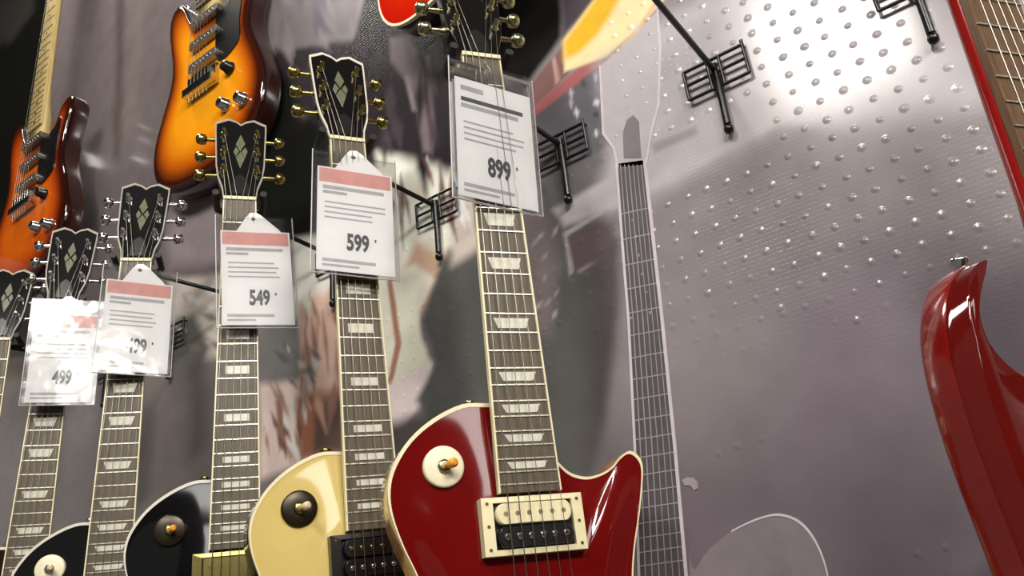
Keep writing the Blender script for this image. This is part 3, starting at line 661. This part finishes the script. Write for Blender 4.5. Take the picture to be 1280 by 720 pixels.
# ------------------------------------------------------------------ hooks
def make_hook(xw, end, yaw, label, zh=-.0365, yoke=True):
    h = thing('guitar_hanger', label, 'hook', (xw, 0, zh), (0, 0, 0), 'black wire guitar hangers on the wall panel')
    def grid():
        mb = MB(); a, b = -.035, .035
        for z in (.020, .002, -.017): mb.tube([(a, -.007, z), (b, -.007, z)], .0020, 6)
        for x in (a, -.007, .007, b): mb.tube([(x, -.007, .020 + (.006 if x == b else 0)), (x, -.007, -.017)], .0020, 6)
        for x in (a, b): mb.tube([(x, -.007, .020), (x, .0, .020)], .0014, 6)
        return mb
    part(('hgrid',), 'back_frame', grid, WIRE, h)
    part(('hstem',), 'stem', lambda: MB().tube([(0, -.008, .012), (0, -.008, -.035), (-.001, -.008, -.066)], .0042, 8), WIRE, h)
    part(('hball',), 'ball_end', lambda: MB().lathe((-.001, -.008, -.072), [(.0015, -.0055), (.0045, -.004), (.0055, 0), (.0045, .004), (.0015, .0055)], 12, axis='z'), WIRE, h)
    e = Vector((end[0] - xw, end[1], end[2] - zh))
    MB().tube([(0, -.006, .004), e], .0034, 8).build('rod', WIRE, h)
    if yoke:
        yk = part(('yoke',), 'yoke', lambda: MB().tube([(-.031, -.052, .003), (-.031, -.03, 0), (-.030, -.008, 0), (-.022, 0, 0), (0, 0, 0), (.022, 0, 0), (.030, -.008, 0), (.031, -.03, 0), (.031, -.052, .003)], .0048, 8), RUBBER, h)
        yk.location = e; yk.rotation_euler.z = yaw
    return h
def behind(i):
    o = GT[i]; mwx = o.rotation_euler.to_matrix(); p = Vector(o.location) + mwx @ Vector((0, .046, .004)); p.z -= Z0
    return p, o.rotation_euler.z
HL = {0: 'black hanger of the guitar cut by the left edge', 1: 'black hanger holding the guitar with the leftmost price tag', 2: 'black hanger with rod beside the second tag from the left',
      3: 'black hanger holding the black guitar with gold pickup ring', 4: 'black wire hanger between the cream guitar\'s tag and the 899 tag', 5: 'black hanger right behind the 899 price tag', 6: 'black hanger at the top right, next to the dark red guitar'}
for i, kx in ((0, -4), (1, -3), (2, -2), (3, -1), (4, 0), (5, 1), (6, 3)):
    p, yw = behind(i); make_hook(.009 + kx * .2035, p, yw, HL[i])
make_hook(.416, Vector((.416, -.165, -.030)), .6, 'empty black wire hanger on the bright bare panel')

# ------------------------------------------------------------------ price tags
FILM = film_material(); CARD = mat('white_card', (232, 232, 232), rough=.6, var=.02); REDB = mat('hazed_red_print', (208, 152, 146), rough=.6, var=.08)  # header red is paled: the sleeve's reflection haze is mixed into its colour
INK = mat('grey_ink', (70, 70, 74), rough=.6, var=.1); PALEINK = mat('pale_ink', (168, 168, 170), rough=.6, var=.06)
CW, CH = .0889, .1415
def text_mesh(s, size):
    cu = bpy.data.curves.new('price', 'FONT'); cu.body = s; cu.size = size; cu.align_x = 'CENTER'; cu.offset = size * .035; cu.extrude = .0001
    o = bpy.data.objects.new('tmp', cu); COL.objects.link(o)
    dg = bpy.context.evaluated_depsgraph_get(); me = bpy.data.meshes.new_from_object(o.evaluated_get(dg))
    bpy.data.objects.remove(o); bpy.data.curves.remove(cu)
    for v in me.vertices: v.co = (v.co.x * .72, -v.co.z, v.co.y * 1.25)
    return me
def price_tag(P, price, label, tab=True, red=True, seed=0):
    x, y, z, yaw, tilt, roll = P; r = random.Random(seed)
    t = thing('price_tag', label, 'price tag', (x, y, z), (tilt, -roll, yaw), 'price tags in clear sleeves')
    mb = MB(); cd_ = [(-CW / 2, 0), (CW / 2, 0), (CW / 2, -CH), (-CW / 2, -CH)]
    mb.prism(cd_, 0, .0006); card = mb.build('card', CARD, t)
    if tab:
        mb = MB(); mb.prism([(-.024, 0), (-.012, .022), (-.006, .030), (.002, .031), (.008, .027), (.030, .005), (.034, 0)], .0001, .0005); hb = mb.build('hang_tab', CARD, card)
        MB().lathe((-.002, .0001, .020), [(.0028, 0), (.0028, .0002)], 12).build('tab_hole', INK, t)
    yy = -.0002
    if red: mb = MB(); mb.prism([(-CW / 2 + .002, -.002), (CW / 2 - .002, -.002), (CW / 2 - .002, -.022), (-CW / 2 + .002, -.022)], yy, .0001); mb.build('header_band', REDB, card)
    def bar(x0, x1, zc, h, m): b = MB(); b.prism([(x0, zc + h / 2), (x1, zc + h / 2), (x1, zc - h / 2), (x0, zc - h / 2)], yy, .0001); b.build('text_line', m, card)
    zt = -.029 if red else -.014
    if not red: bar(-.038, -.012, -.012, .006, PALEINK)
    bar(-.038, .034, zt - (0 if red else .012), .005, PALEINK if red else INK)
    if not red: bar(-.038, .028, zt - .020, .005, PALEINK)
    else: bar(-.038, -.010, zt - .007, .004, PALEINK)
    for q in range(4): bar(-.036, .018 + r.random() * .018, -.050 - q * .007 - (0 if red else .004), .0022, PALEINK)
    bar(-.038, .012 + r.random() * .012, -.128, .004, PALEINK); bar(-.038, -.004 + r.random() * .01, -.1345, .0028, PALEINK)
    if price:
        me = text_mesh(price, .024); me.materials.append(INK); p = link('price', me, card); p.location = (-.002 + .004, yy - .0001, -.112)
        bar(.0215, .0235, -.0965, .004, INK)
    mb = MB()
    x0, x1, z1, z0 = -CW / 2 - .006, CW / 2 + .005, .024, -CH - .004
    nn = 6
    for side_y in (-.0022, .0028):
        V = []; F = []
        for j in range(nn + 1):
            for i in range(nn + 1):
                fx = i / nn; fz = j / nn; b = .0012 * math.sin(math.pi * fx) * math.sin(math.pi * fz) * (-1 if side_y < 0 else 1)
                V.append((x0 + (x1 - x0) * fx, side_y + b, z0 + (z1 - z0) * fz))
        F = [(j * (nn + 1) + i, j * (nn + 1) + i + 1, (j + 1) * (nn + 1) + i + 1, (j + 1) * (nn + 1) + i) for j in range(nn) for i in range(nn)]
        mb.add(V, F, 0, True)
    sl = mb.build('clear_sleeve', FILM, t)
    EDG = mat('sleeve_welded_edge', (190, 190, 190), rough=.2, var=.05)
    for a, b in (((x0, z0), (x0, z1)), ((x1, z0), (x1, z1)), ((x0, z0), (x1, z0))):
        MB().tube([(a[0], .0003, a[1]), (b[0], .0003, b[1])], .0007, 6).build('sleeve_edge', EDG, sl)
    MB().tube([(-.002, -.001, .020), (-.006, .004, .034), (-.004, .012, .046), (.002, .010, .034), (-.002, .002, .021)], .0005, 6).build('hang_loop', EDG, t)
    return t
price_tag((0.2312, -0.1716, -0.0442, 1.1293, 0.0089, -0.0581), '899', 'clear-sleeved price tag reading 899 on the red guitar', tab=False, red=False, seed=1)
price_tag((0.016, -0.1629, -0.0466, 1.0344, -0.0894, -0.0472), '599', 'price tag with faded red header on the cream guitar\'s neck', seed=2)
price_tag((-0.1944, -0.1447, -0.0388, 1.0031, -0.1014, 0.0347), '549', 'price tag with red header paled by painted haze, third from the left', seed=3)
price_tag((-0.424, -0.1707, -0.0413, 1.15, -0.065, -0.0158), '499', 'price tag second from the left, overlapping the leftmost tag', seed=4)
price_tag((-0.6009, -0.1854, -0.039, 1.0, 0.03, -0.0042), '499', 'leftmost price tag, low on a dark guitar', seed=5)
